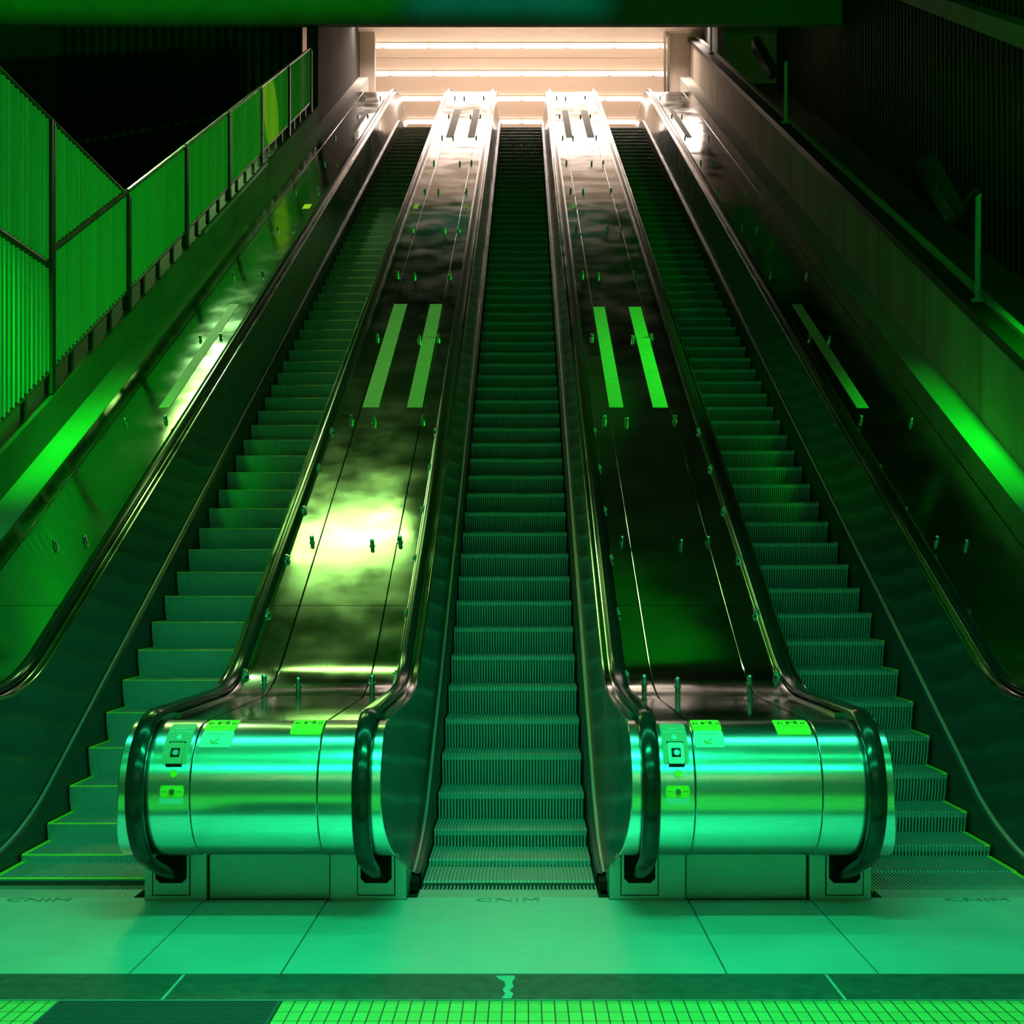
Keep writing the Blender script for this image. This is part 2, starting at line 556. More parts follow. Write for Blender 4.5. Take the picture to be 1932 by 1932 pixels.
def middle_balustrade(label, mirror):
    root = thing('escalator_balustrade', label, 'balustrade')
    s = -1 if mirror else 1           # which side of the centre escalator
    xa, xb = sorted((s*0.625, s*(2.56 - 0.625)))
    m0, m1 = sorted((s*0.945, s*1.575))
    # drum: two raised end sections and a middle section
    drum_run(root, 'newel_end_section', xa, m0 - .004, flare0=1 if True else 0, raise_=0.004) if False else None
    drum_run(root, 'newel_end_section', xa, m0 - .004, flare0=(-1 if xa < 0 else -1), raise_=0.003)
    drum_run(root, 'newel_end_section', m1 + .004, xb, flare1=1, raise_=0.003)
    drum_run(root, 'newel_middle_section', m0, m1, raise_=0.0)
    # deck plates
    deck_run(root, 'deck_side_plate', xa, m0 - .006)
    deck_run(root, 'deck_side_plate', m1 + .006, xb)
    deck_run(root, 'deck_middle_plate', m0, m1)
    # dark channel below the seams
    sweep('deck_underside', DECK, [(xa + .02, -.02), (xb - .02, -.02), (xb - .02, -.04), (xa + .02, -.04)], BLACK, root, smooth=False)
    # plinth
    px0, px1 = xa - 0.0, xb + 0.0
    b0, b1 = sorted((s*0.975, s*1.645))
    if s < 0: lo, hi = -1.985, -0.557
    else: lo, hi = 0.557, 1.985
    bm = bmesh.new(); plinth_end(bm, lo, b0 - .004, lo); bm_obj('plinth_end', bm, STEEL_BASE, root)
    bm = bmesh.new(); add_box(bm, b0 + .004, b1 - .004, 6.735, 7.18, 0.0, .335, .004); bm_obj('plinth_middle', bm, STEEL_BASE, root)
    bm = bmesh.new(); plinth_end(bm, b1 + .004, hi, hi); bm_obj('plinth_end', bm, STEEL_BASE, root)
    side_parts(root, 0.0, s, None)
    side_parts(root, s*2.56, -s, None)
    # anti slide studs
    for i, Y in enumerate(STUD_ROWS):
        if s < 0:
            xs = (-1.635, -0.92, -1.14 if i % 2 else -1.40)
        else:
            xs = (0.885, 1.585, 1.36 if i % 2 else 1.10)
        for k, x in enumerate(xs): stud(root, x, Y - (.05 if k == 2 else 0))
    # grip strips
    for (Y0, Y1) in ((12.5, 15.55), (25.65, 28.8)):
        if s < 0:
            tape(root, -1.565, -1.40, Y0, Y1); tape(root, -1.11, -0.955, Y0, Y1)
        else:
            tape(root, 0.955, 1.10, Y0, Y1 - .1); tape(root, 1.40, 1.555, Y0, Y1 - .1)
    # small yellow notices near the top
    for x in ((-1.74, -1.66), (-0.93, -0.84)) if s < 0 else ((0.86, 0.94), (1.60, 1.68)):
        t_ = sweep('yellow_notice', clip_path(DECK, 20.08, 20.36), [(x[0], .001), (x[0], .004), (x[1], .004), (x[1], .001)], STICKER_Y, root, smooth=False)
    # ---- signs on the drum
    px = -1.665 if s < 0 else 0.853
    plate = drum_patch('emergency_stop_plate', px - .066, px + .064, 28, 74, .007, STICKER_K, root, cut=.008)
    drum_text('lettering', 'ARRÊT', .019, px, 64.5, .0085, STICKER_T, plate, 1.15)
    drum_text('lettering', 'DE SECOURS', .019, px, 60.3, .0085, STICKER_T, plate, 1.0)
    hand = [rect(-.006, .004, .004, .020), [(-.013, .006), (-.007, .009), (.005, .009), (.012, .002), (.011, -.010), (.004, -.016), (-.004, -.016), (-.009, -.010), (-.016, -.001)]]
    drum_shapes('hand_symbol', hand, px, 53.5, .0085, STICKER_T, plate)
    drum_patch('cover_hinge', px - .044, px + .042, 47.0, 48.4, .010, DARKLINE, plate)
    cv = drum_patch('stop_cover', px - .040, px + .040, 27.5, 46.6, .016, STICKER_K if s < 0 else STICKER_W, plate, cut=.004)
    drum_patch('stop_button', px - .023, px + .023, 33.0, 41.0, .0175, DARKLINE, plate)
    drum_shapes('button_face', [disc(.003, -.002, .015, 18)], px, 37, .021, STEEL_BASE, plate)
    drum_patch('cover_slot', px - .040, px + .040, 25.6, 27.4, .012, BLACK, plate)
    drum_shapes('signal_lamp', [disc(0, 0, .017, 20)], px + .005, 19.5, .008, STICKER_LAMP, root)
    bm = bmesh.new(); c = on_drum(px + .005, 19.5, 0.0); d = on_drum(px + .005, 19.5, .007)
    add_tube(bm, c, d, .0195, 20); bm_obj('signal_lamp_bezel', bm, STEEL_STUD, root)
    kp = drum_patch('key_switch_plate', px - .058, px + .060, 0.6, 10.2, .007, STICKER_Y, root, cut=.006)
    bm = bmesh.new(); add_tube(bm, on_drum(px + .002, 5.4, .004), on_drum(px + .002, 5.4, .016), .016, 18, .013)
    bm_obj('key_lock', bm, STEEL_STUD, kp)
    drum_shapes('print_line', [rect(-.050, -.024, -.001, .001), rect(.026, .052, -.001, .001)], px, 5.4, .0085, INK, kp)
    drum_patch('white_tag', px - .060, px + .058, -4.6, 0.0, .006, STICKER_W, root)
    # warning stickers
    def picto(parent, x, deg):
        P = [bar((-.066, -.010), (-.060, .014), .007), bar((-.050, -.010), (-.046, .012), .005),
             bar((-.018, -.010), (-.014, .010), .012), disc(-.016, .016, .006, 10),
             bar((-.026, .010), (.004, .012), .004),
             bar((.018, -.010), (.024, .022), .006), bar((.032, -.010), (.028, .022), .006), disc(.026, .027, .007, 10),
             bar((.002, .012), (.020, .022), .003),
             bar((.052, -.010), (.056, .010), .005), bar((.064, -.010), (.068, .012), .006)]
        drum_shapes('pictogram', P, x, deg, .006, INK, parent)
        L = [rect(-.055, .055, -.028 - .010*i, -.0265 - .010*i) for i in range(3)]
        drum_shapes('small_print', L, x, deg, .006, INK_SOFT, parent)
    ax = (-1.555, -1.395) if s < 0 else (0.955, 1.105)
    w_ = drum_patch('direction_sticker', ax[0], ax[1], 43, 62.5, .004, STICKER_W, root, cut=.005)
    xm = (ax[0] + ax[1])/2 - .005
    drum_shapes('arrow', [bar((.020, .017), (-.018, -.012), .006), bar((-.019, -.013), (-.022, .012), .006), bar((-.019, -.014), (.018, -.014), .006)], xm, 49.5, .0055, INK_SOFT, w_)
    drum_shapes('small_print', [rect(-.055, .055, 0, .0018), rect(-.035, .040, -.008, -.0065)], xm, 58.5, .0055, INK_SOFT, w_)
    y_ = drum_patch('warning_sticker', ax[0], ax[1], 62.6, 87, .0045, STICKER_Y, root, cut=.005)
    picto(y_, xm + .005, 75)
    bx = (-1.11, -0.948) if s < 0 else (1.385, 1.560)
    y2 = drum_patch('warning_sticker', bx[0], bx[1], 57.5, 87, .0045, STICKER_Y, root, cut=.006)
    picto(y2, (bx[0] + bx[1])/2, 76)
    return root

left_b = middle_balustrade('polished steel balustrade between the left and middle escalators, drum end toward the viewer', True)
right_b = middle_balustrade('polished steel balustrade between the middle and right escalators, drum end toward the viewer', False)

def outer_balustrade(label, s):
    root = thing('escalator_balustrade', label, 'balustrade')
    xe = s*2.56
    inner = xe + s*0.625
    d1, d2 = (s*4.0, s*4.18) if s < 0 else (4.11, 4.33)
    a, b = sorted((inner, d1))
    drum_run(root, 'newel_drum', a, b, flare0=(1 if s < 0 else -1)*0, raise_=0.0)
    deck_run(root, 'deck_plate', a, b)
    c, d = sorted((d1 + s*.006, d2))
    deck_run(root, 'deck_edge_plate', c, d, mat=STEEL_DECK)
    sweep('deck_underside', DECK, [(a + .02, -.02), (max(b, d) - .02, -.02), (max(b, d) - .02, -.04), (a + .02, -.04)], BLACK, root, smooth=False)
    lo, hi = sorted((s*3.12, s*4.18))
    bm = bmesh.new(); add_box(bm, lo, hi, 6.70, 7.18, 0, .335, .004); bm_obj('plinth', bm, STEEL_BASE, root)
    side_parts(root, xe, s, None)
    for i, Y in enumerate(STUD_ROWS):
        if s < 0: xs = (-3.48, -3.70) if i % 2 else (-3.48, -3.86)
        else: xs = (3.44, 3.66) if i % 2 else (3.44, 3.92)
        for k, x in enumerate(xs): stud(root, x, Y - (.06 if k else 0))
    for (Y0, Y1) in ((12.5, 15.55), (25.65, 28.8)):
        if s < 0: tape(root, -3.64, -3.53, Y0, Y1)
        else: tape(root, 3.48, 3.60, Y0, Y1)
    if s < 0:
        sweep('yellow_notice', clip_path(DECK, 20.08, 20.36), [(-3.56, .001), (-3.56, .004), (-3.44, .004), (-3.44, .001)], STICKER_Y, root, smooth=False)
    return root
outer_balustrade('steel balustrade left of the left escalator, below the corrugated fence', -1)
outer_balustrade('steel balustrade right of the right escalator, below the concrete parapet', 1)

# ------------------------------------------------------------------ escalator steps
def step_mesh(name, marked, g=0.013, worn=False):
    W = 1.0; N = 46; pitch = W/N
    prof = [(0.435, 0.0, 0, 1), (0.20, 0.0, 0, 1), (0.016 if worn else 0.008, 0.0, 0, 1), (0.0, -0.007, -0.8, 0.6)]
    for i in range(1, 8):
        f = i/7
        prof.append((0.002 + 0.050*f*f*0.9, -0.010 - 0.214*f, -1, 0.1))
    xs = []
    for i in range(N):
        x = -W/2 + i*pitch
        xs += [(x + pitch*.04, 0), (x + pitch*.50, 0), (x + pitch*.56, g), (x + pitch*.98, g)]
    xs.append((W/2 - .0005, 0)); xs.insert(0, (-W/2, 0))
    V, F, M = [], [], []
    m = len(prof)
    for x, d in xs:
        for y, z, ny, nz in prof:
            V.append((x, y - ny*d*(1 if ny else 0), z - nz*d))
    for i in range(len(xs) - 1):
        for j in range(m - 1):
            a = i*m + j
            F.append((a, a+1, a+1+m, a+m))
            xm = (xs[i][0] + xs[i+1][0])/2
            edge = marked and ((abs(xm) > W/2 - .03 and j < 3) or (worn and j == 2))
            M.append(1 if edge else (2 if (xs[i][1] or xs[i+1][1]) and j > 3 and not worn else 0))
    me = bpy.data.meshes.new(name); me.from_pydata(V, [], F)
    me.materials.append(STEP_METAL); me.materials.append(YELLOW); me.materials.append(GROOVE)
    for p, i in zip(me.polygons, M): p.material_index = i
    bm = bmesh.new(); bm.from_mesh(me); bmesh.ops.recalc_face_normals(bm, faces=bm.faces); bm.to_mesh(me); bm.free()
    return me

STEP_PLAIN = step_mesh('step', False)
STEP_MARKED = step_mesh('step_marked', True)
STEP_WORN = step_mesh('step_worn', True, 0.005, True)

def arclen(path):
    L = [0.0]
    for p, q in zip(path, path[1:]): L.append(L[-1] + math.hypot(q[0]-p[0], q[1]-p[1]))
    return L
NL = arclen(NOSE)
def nose_at(s):
    for i in range(len(NL) - 1):
        if NL[i] <= s <= NL[i+1]:
            f = (s - NL[i])/(NL[i+1] - NL[i])
            return tuple(NOSE[i][k] + (NOSE[i+1][k] - NOSE[i][k])*f for k in range(2))
    return NOSE[-1][:2]
def s_of_y(y):
    for i in range(len(NL) - 1):
        if NOSE[i][0] <= y <= NOSE[i+1][0]:
            return NL[i] + (NL[i+1]-NL[i])*(y - NOSE[i][0])/(NOSE[i+1][0] - NOSE[i][0])
PITCH = 0.375/math.cos(math.radians(30))

def escalator(label, xe, yphase, mesh):
    root = thing('escalator', label, 'escalator', (xe, 6.9, 0))
    s0 = s_of_y(yphase) % PITCH
    s = s0
    while s < NL[-1] - .5:
        y, z = nose_at(s)
        if y > 6.86:
            o = link(bpy.data.objects.new('step', mesh), root)
            o.location = (0, y - 6.9, z - 0.001)
        s += PITCH
    # skirt boards on both sides
    for sd in (-1, 1):
        V, F = [], []
        for p in SKIRTP:
            for (x, dz) in ((0.512, .0), (0.512, -.62), (0.535, -.62), (0.535, 0.0)):
                V.append((sd*x, p[0] - 6.9, p[1] + dz))
        m = 4
        for i in range(len(SKIRTP) - 1):
            for j in range(4):
                a = i*4 + j; b = i*4 + (j+1) % 4; F.append((a, b, b+4, a+4))
        F += [(0, 1, 2, 3), tuple(range(len(V)-4, len(V)))]
        mesh_obj('skirt_board', V, F, SKIRT, root)
    # comb plate at the foot with raised teeth
    bm = bmesh.new()
    add_box(bm, -.50, .50, -.16, .02, -.02, .010, .004)
    for i in range(46):
        x = -.5 + (i + .78)/46
        add_prism(bm, [(x-.004, .02, -.006), (x-.004, .02, .009), (x-.004, .14, .003), (x-.004, .14, -.006)], (.008, 0, 0))
    comb = bm_obj('comb_plate', bm, COMB_METAL, root)
    V, F = text_geo('CNIM', .115)
    bm = bmesh.new()
    vs = [bm.verts.new((v[0]*1.25, v[1]*.85 - .215, .0086)) for v in V]
    for f in F:
        try: bm.faces.new([vs[i] for i in f])
        except ValueError: pass
    ex = bmesh.ops.extrude_face_region(bm, geom=list(bm.faces))
    bmesh.ops.translate(bm, verts=[g_ for g_ in ex['geom'] if isinstance(g_, bmesh.types.BMVert)], vec=(0, 0, .004))
    t_ = bm_obj('raised_lettering', bm, STEEL_BASE, comb)
    # dark brush pockets where the skirt ends
    for sd in (-1, 1):
        bm = bmesh.new(); add_box(bm, sd*.535 - .022, sd*.535 + .022, .02, .30, 0, .055, .003)
        bm_obj('skirt_brush', bm, BLACK, root)
    # comb plate at the head
    bm = bmesh.new(); add_box(bm, -.5, .5, 33.3 - 6.9, 33.8 - 6.9, ZTOP - .03, ZTOP + .008)
    bm_obj('head_comb_plate', bm, COMB_METAL, root)
    return root
escalator('left escalator with smooth worn steps edged by yellow lines', -2.56, 10.73, STEP_WORN)
escalator('middle escalator between the two drum-ended steel balustrades', 0.0, 11.41, STEP_PLAIN)
escalator('right escalator with ribbed steps beside the parapet-side balustrade', 2.56, 10.85, STEP_MARKED)

# ------------------------------------------------------------------ floor at the foot
YF, YC = 5.415, 6.74
def plate(name, poly, label):
    bm = bmesh.new(); add_prism(bm, [(x, y, -.02) for x, y in poly], (0, 0, .028))
    o = bm_obj(name, bm, PLATE_METAL)
    return tag(o, label, 'floor plate')
g = .004
plate('landing_plate', [(-4.3, YF), (-1.655-g, YF), (-1.655-g, 6.69), (-1.99, 6.69), (-1.99, YC), (-3.10, YC), (-3.10, 6.69), (-4.3, 6.69)], 'wide steel floor plate in front of the left escalator')
plate('landing_plate', [(-1.655+g, YF), (-.985-g, YF), (-.985-g, 6.69), (-1.655+g, 6.69)], 'narrow steel floor plate in front of the left drum end')
plate('landing_plate', [(-.985+g, YF), (.985-g, YF), (.985-g, 6.69), (.553, 6.69), (.553, YC), (-.553, YC), (-.553, 6.69), (-.985+g, 6.69)], 'wide steel floor plate in front of the middle escalator')
plate('landing_plate', [(.985+g, YF), (1.655-g, YF), (1.655-g, 6.69), (.985+g, 6.69)], 'narrow steel floor plate in front of the right drum end')
plate('landing_plate', [(1.655+g, YF), (4.3, YF), (4.3, 6.69), (3.10, 6.69), (3.10, YC), (1.99, YC), (1.99, 6.69), (1.655+g, 6.69)], 'wide steel floor plate in front of the right escalator')
struct(box('floor', -8.2, 7.3, -8, 34, -.30, -.021, DARKLINE))
fl = struct(box('floor', -8.2, 7.3, -8, 5.07, -.02, .004, TILE))
# granite band with pale joints and a splash stain
bm = bmesh.new(); add_box(bm, -8.2, 7.3, 5.07, 5.41, -.02, .006)
tr = struct(bm_obj('trim_1', bm, GRANITE))
V, F = [], []
def quad(pts):
    b = len(V); V.extend(pts); F.append(tuple(range(b, b + len(pts))))
for x in (-1.41, 1.42):
    quad([(x - .006, 5.075, .0072), (x + .006, 5.075, .0072), (x + .006, 5.405, .0072), (x - .006, 5.405, .0072)])
st = [(-.02, 5.09), (.02, 5.085), (.03, 5.15), (.012, 5.19), (.03, 5.24), (.022, 5.30), (.035, 5.36), (.03, 5.39), (-.05, 5.385), (-.035, 5.34), (-.012, 5.31), (-.005, 5.25), (-.018, 5.20), (-.004, 5.15)]
quad([(x + .015, y, .0072) for x, y in st])
quad([(-8.2, 5.062, .0072), (7.3, 5.062, .0072), (7.3, 5.072, .0072), (-8.2, 5.072, .0072)])
struct(mesh_obj('trim_2', V, F, GROUT))
# entrance mat
bm = bmesh.new(); add_box(bm, -1.83, -.91, 3.9, 5.055, .004, .012, .003)
for i in range(58):
    y = 3.915 + i*.0195
    add_box(bm, -1.815, -.925, y, y + .010, .012, .0155)
tag(bm_obj('floor_mat', bm, MAT_RUBBER), 'dark ribbed floor mat let into the small tiles', 'mat')

# ------------------------------------------------------------------ side ledges, walls, parapet
def slope_prism(name, x0, x1, Ya, Yb, Ka, Kb, mat, parent=None):
    """bar between slope planes Ka (lower) and Kb (upper)"""
    bm = bmesh.new()
    add_prism(bm, [(x0, Ya, slope_z(Ya, Ka)), (x0, Yb, slope_z(Yb, Ka)), (x0, Yb, slope_z(Yb, Kb)), (x0, Ya, slope_z(Ya, Kb))], (x1 - x0, 0, 0))
    return bm_obj(name, bm, mat, parent)
XL, XR = -4.46, 4.64
struct(slope_prism('trim_3', XL, -4.185, 8.11, 33.6, 5.9, 5.38, CONC_LEDGE))
struct(slope_prism('trim_4', 4.335, XR, 8.11, 33.6, 5.9, 5.38, CONC_LEDGE))
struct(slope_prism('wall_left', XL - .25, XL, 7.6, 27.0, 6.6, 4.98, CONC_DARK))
struct(slope_prism('wall_right', XR, XR + .22, 8.0, 34.0, 6.6, 4.44, BOARD))
struct(slope_prism('trim_5', XR - .04, XR + .26, 8.0, 34.0, 4.44, 4.33, COPING))
# bright handrail-like edge along the coping
struct(slope_prism('trim_6', XR + .17, XR + .25, 8.0, 34.0, 4.33, 4.285, CONC_LEDGE))

# ------------------------------------------------------------------ fence on the left wall
fence = thing('corrugated_fence', 'tall fence of corrugated sheets with dark posts on the left wall', 'fence', (XL, 9.4, slope_z(9.4, 4.98)))
FP = Vector(fence.location)
XFN = XL - .06
KB, KT = 4.74, 3.60
ZH = 6.27
posts = [9.47, 11.88, 14.18, 16.62, 19.02, 21.38, 23.86, 26.3]
def fl_(bm, name, mat):
    bmesh.ops.translate(bm, verts=bm.verts, vec=-FP)
    return bm_obj(name, bm, mat, fence)
def ftop(Y): return ZH if Y <= 14.2 else slope_z(Y, KT)
for Y in posts:
    bm = bmesh.new()
    add_box(bm, XFN - .03, XFN + .05, Y - .045, Y - .010, slope_z(Y, 4.98), ftop(Y) - .03)
    add_box(bm, XFN - .03, XFN + .05, Y + .010, Y + .045, slope_z(Y, 4.98), ftop(Y) - .03)
    fl_(bm, 'fence_post', FENCE_FRAME)
def corr_panel(Ya, Yb, zb, zt):
    pitch = .10; n = max(4, int((Yb - Ya)/pitch))*6
    V, F = [], []
    for i in range(n + 1):
        Y = Ya + (Yb - Ya)*i/n
        ph = ((Y/pitch) % 1.0)
        tri = [0, 0, 1, 1, 1, 0][int(ph*6) % 6]
        x = XFN + .024*math.sin(2*PI*Y/pitch)
        V += [(x, Y, zb(Y)), (x, Y, zt(Y))]
    for i in range(n): F.append((2*i, 2*i+2, 2*i+3, 2*i+1))
    V = [Vector(v) - FP for v in V]
    o = mesh_obj('fence_sheet', V, F, FENCE, fence)
    shade_auto(o, 60)
    return o
for a, b in zip(posts, posts[1:]):
    zb = lambda Y: slope_z(Y, KB)
    ya, yb = a + .06, b - .06
    if b <= 11.9:
        corr_panel(ya, yb, zb, lambda Y: 4.80); corr_panel(ya, yb, lambda Y: 4.88, lambda Y: ZH - .03)
    elif b <= 14.2:
        corr_panel(ya, yb, zb, lambda Y: slope_z(Y, KT + .03)); corr_panel(ya, yb, lambda Y: slope_z(Y, KT - .05), lambda Y: ZH - .03)
    else:
        corr_panel(ya, yb, zb, lambda Y: slope_z(Y, KT + .03))
def rail(name, Ya, Yb, za, zb_, r=.022, mat=FENCE_FRAME, dx=0.0):
    bm = bmesh.new()
    add_tube(bm, (XFN + dx, Ya, za), (XFN + dx, Yb, zb_), r, 8)
    return fl_(bm, name, mat)
rail('top_rail', 9.4, 14.16, ZH, ZH, .022, FENCE_FRAME)
for a, b in zip(posts[2:], posts[3:]):
    rail('top_rail', a + .05, b - .02, slope_z(a + .05, KT), slope_z(b - .02, KT), .024, RAIL_BRIGHT)
rail('middle_rail', 9.5, 11.85, 4.84, 4.84, .035)
rail('middle_rail', 11.92, 14.15, slope_z(11.92, KT), slope_z(14.15, KT), .035)
for a, b in zip(posts, posts[1:]):
    rail('bottom_rail', a + .04, b - .04, slope_z(a + .04, KB + .015), slope_z(b - .04, KB + .015), .026)
    for k in range(1, 4):
        Y = a + (b - a)*k/4
        bm = bmesh.new(); add_box(bm, XFN - .02, XFN + .02, Y - .03, Y + .03, slope_z(Y, 4.99), slope_z(Y, KB))
        fl_(bm, 'bottom_stub', FENCE_FRAME)
fence['label'] = 'tall fence of corrugated sheets with dark posts along the top of the left wall'
# ribbed conduit along the wall top
bm = bmesh.new()
path = [17.15 + 4.2*i/84 for i in range(85)]
ring = []
for i, Y in enumerate(path):
    r = .040 if i % 2 else .029
    if i > 45: r = .034 + (.002 if i % 2 else 0)
    z = slope_z(Y, 4.935); ring.append([bm.verts.new((XL - .03 + r*math.cos(t), Y - .5*r*math.sin(t), z + .866*r*math.sin(t))) for t in [2*PI*k/12 for k in range(12)]])
for a, b in zip(ring, ring[1:]):
    for k in range(12): bm.faces.new((a[k], a[(k+1) % 12], b[(k+1) % 12], b[k]))
bm.faces.new(ring[0]); bm.faces.new(ring[-1])
bmesh.ops.translate(bm, verts=bm.verts, vec=(0.075, 0, 0))
tag(bm_obj('flexible_conduit', bm, CONDUIT), 'ribbed conduit lying along the left wall under the fence', 'conduit')

# ------------------------------------------------------------------ the space left of the fence
def corrugated_wall(name, axis, c, a0, a1, z0, z1, pitch, depth, mat):
    n = int((a1 - a0)/pitch)
    V, F = [], []
    prof = [(0, 0), (.3, 0), (.5, 1), (.8, 1)]
    for i in range(n):
        for f, d in prof:
            a = a0 + (i + f)*pitch; dd = d*depth
            p = (a, c - dd) if axis == 'x' else (c - dd*(1 if c > 0 else -1), a)
            V += [(p[0], p[1], z0), (p[0], p[1], z1)]
    for i in range(len(V)//2 - 1): F.append((2*i, 2*i+2, 2*i+3, 2*i+1))
    return struct(mesh_obj(name, V, F, mat))
corrugated_wall('wall_back', 'x', 27.25, -13.0, XL - .27, -.3, 16.9, .20, .05, CORRUG)
struct(box('trim_7', -13.0, -10.25, 26.98, 27.14, -.3, 14.1, CONC_DARK))
struct(slope_prism('floor', -6.2, XL - .27, 7.6, 27.1, 6.6, 5.15, CONC_LEDGE))
struct(box('wall_left', -13.2, -13.0, 7.2, 27.2, -.3, 17.0, CONC_DARK))
# concrete side wall beside the head of the left escalator
struct(box('wall_left', XL - .25, XL, 27.0, 33.8, 9.0, 17.0, matte('concrete_shaded', (0.045, 0.045, 0.04), (0.085, 0.08, 0.07), 0.9, 0.9, bmp=0.01)))  # concrete colour darkened in place of shade, offsets the hall lamps

# ------------------------------------------------------------------ right side
corrugated_wall('wall_right', 'y', 7.1, 7.2, 34.2, 0.0, 18.0, .20, .04, matte('corrugated_right', (0.03, 0.055, 0.03), (0.05, 0.08, 0.045), 0.7, 0.8))
bm = bmesh.new()
add_prism(bm, [(6.75, 9.0, 9.0*.60 + 1.71 - 2.62), (6.75, 26.9, 26.9*.60 + 1.71 - 2.62), (6.75, 26.9, 26.9*.60 + 1.71 - 2.32), (6.75, 9.0, 9.0*.60 + 1.71 - 2.32)], (.30, 0, 0))
struct(bm_obj('trim_8', bm, CONC_LEDGE))
struct(slope_prism('floor', XR + .24, 7.1, 7.6, 33.9, 6.6, 5.6, CONC_DARK))

def floodlight(Y, label):
    xb = XR + .12
    zb = slope_z(Y, 4.33)
    root = thing('floodlight_post', label, 'floodlight', (xb, Y, zb))
    bm = bmesh.new()
    add_tube(bm, (0, 0, -.02), (0, 0, .025), .07, 14)
    bm_obj('base_flange', bm, PIPE, root)
    bm = bmesh.new(); add_tube(bm, (0, 0, .02), (0, 0, 1.06), .030, 14); add_tube(bm, (0, 0, 1.06), (0, 0, 1.10), .036, 14)
    bm_obj('post', bm, PIPE, root)
    bm = bmesh.new()
    pts = [(0, 0, 1.09), (-.03, 0, 1.14), (-.08, 0, 1.10), (-.17, 0, .98), (-.24, 0, .92)]
    for p, q in zip(pts, pts[1:]): add_tube(bm, p, q, .045, 10)
    bm_obj('bracket', bm, LAMPBLACK, root)
    # long housing rising to the upper left
    ax = Vector((-.50, 0, .866)).normalized(); up = Vector((.866, 0, .50)); yy = Vector((0, 1, 0))
    c0 = Vector((-.20, 0, .84))
    bm = bmesh.new()
    L = .74; w = .065; hgt = .15
    secs = []
    for (t, kx, ky) in ((0, .7, .8), (.04, 1, 1), (L - .05, 1, 1), (L, .75, .85)):
        c = c0 + ax*t
        secs.append([bm.verts.new(c + up*(a*w*kx) + yy*(b*hgt*ky)) for a, b in ((-1, -1), (1, -1), (1.0, 1), (-1, 1))])
    for a, b in zip(secs, secs[1:]):
        for k in range(4): bm.faces.new((a[k], a[(k+1) % 4], b[(k+1) % 4], b[k]))
    bm.faces.new(secs[0]); bm.faces.new(secs[-1])
    bmesh.ops.bevel(bm, geom=list(bm.edges), offset=.01, segments=2, affect='EDGES')
    bm_obj('lamp_housing', bm, LAMPBLACK, root)
    bm = bmesh.new()
    c = c0 + ax*(L*.5) - up*(w + .002)
    pts = [c + ax*a*L*.42 + yy*b*hgt*.8 for a, b in ((-1, -1), (1, -1), (1, 1), (-1, 1))]
    add_prism(bm, pts, -up*.008)
    bm_obj('lamp_glass', bm, STEEL_TRIM, root)
    return root
struct(box('wall_right', 5.0, 5.2, 31.2, 33.9, 10.0, ZTOP + 3.35, CONC_DARK))  # short return wall, added to block hall light spilling to the right
floodlight(12.62, 'nearest black floodlight on a pale post standing on the right parapet')
floodlight(21.9, 'middle black floodlight halfway up the right parapet')
floodlight(30.7, 'farthest floodlight post near the top of the right parapet')

# ------------------------------------------------------------------ beam, shaft ceiling, upper hall
struct(box('trim_9', -13.0, 7.1, 26.9, 27.06, 14.10, 17.2, CONCRETE))
bm = bmesh.new()
add_prism(bm, [(-13, 7.0, 5.15), (-13, 27.6, 17.25), (-13, 27.6, 17.55), (-13, 7.0, 5.5)], (20.1, 0, 0))
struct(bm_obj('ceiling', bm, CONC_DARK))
struct(box('ceiling', -8.2, 7.3, -8, 7.0, 5.15, 5.4, LOWTUBE))
struct(box('wall_back', -8.4, 7.5, -8.2, -8.0, -.1, 5.4, CONCRETE))
struct(box('wall_left', -8.4, -8.2, -8.0, 7.6, -.1, 5.4, CONCRETE))
struct(box('wall_right', 7.3, 7.5, -8.0, 7.6, -.1, 5.4, CONCRETE))
struct(box('wall_left', -13.0, XL - .3, 7.4, 7.6, -.1, 6.0, CONC_DARK))
struct(box('wall_right', XR + .3, 7.3, 7.4, 7.6, -.1, 6.0, CONC_DARK))
# hall at the top
ZC = 17.05
struct(box('ceiling', -9, 9, 27.07, 48, ZC, ZC + .2, HALL_CEIL))
struct(box('trim_10', -9, 9, 35.42, 35.50, ZC - .03, ZC, HALL_CEIL))
struct(box('floor', -9, 9, 33.8, 48, ZTOP - .3, ZTOP, CONCRETE))
struct(box('wall_back', -9, 9, 48, 48.2, ZTOP, ZC, HALL_WALL))
struct(box('wall_left', -9.2, -9, 33.8, 48, ZTOP, ZC, HALL_WALL))
struct(box('wall_right', 9, 9.2, 33.8, 48, ZTOP, ZC, HALL_WALL))
struct(box('wall_left', XL - .25, -4.05, 33.8, 34.05, ZTOP - .3, ZC, HALL_WALL))
struct(box('wall_right', 4.09, 7.1, 33.9, 34.15, ZTOP - .3, ZC, HALL_WALL))
bm = bmesh.new(); add_box(bm, 3.92, 3.99, 33.75, 34.1, ZTOP - .3, ZC); add_box(bm, 4.02, 4.09, 33.8, 34.1, ZTOP - .3, ZC)
struct(bm_obj('trim_11', bm, STEEL_TRIM))
LROWS = ['first row of glowing tubes on the top hall ceiling, nearest the beam',
         'second row of glowing tubes on the top hall ceiling',
         'third row of glowing tubes, just above the balustrade ends',
         'lowest visible row of glowing tubes, behind the escalator heads']
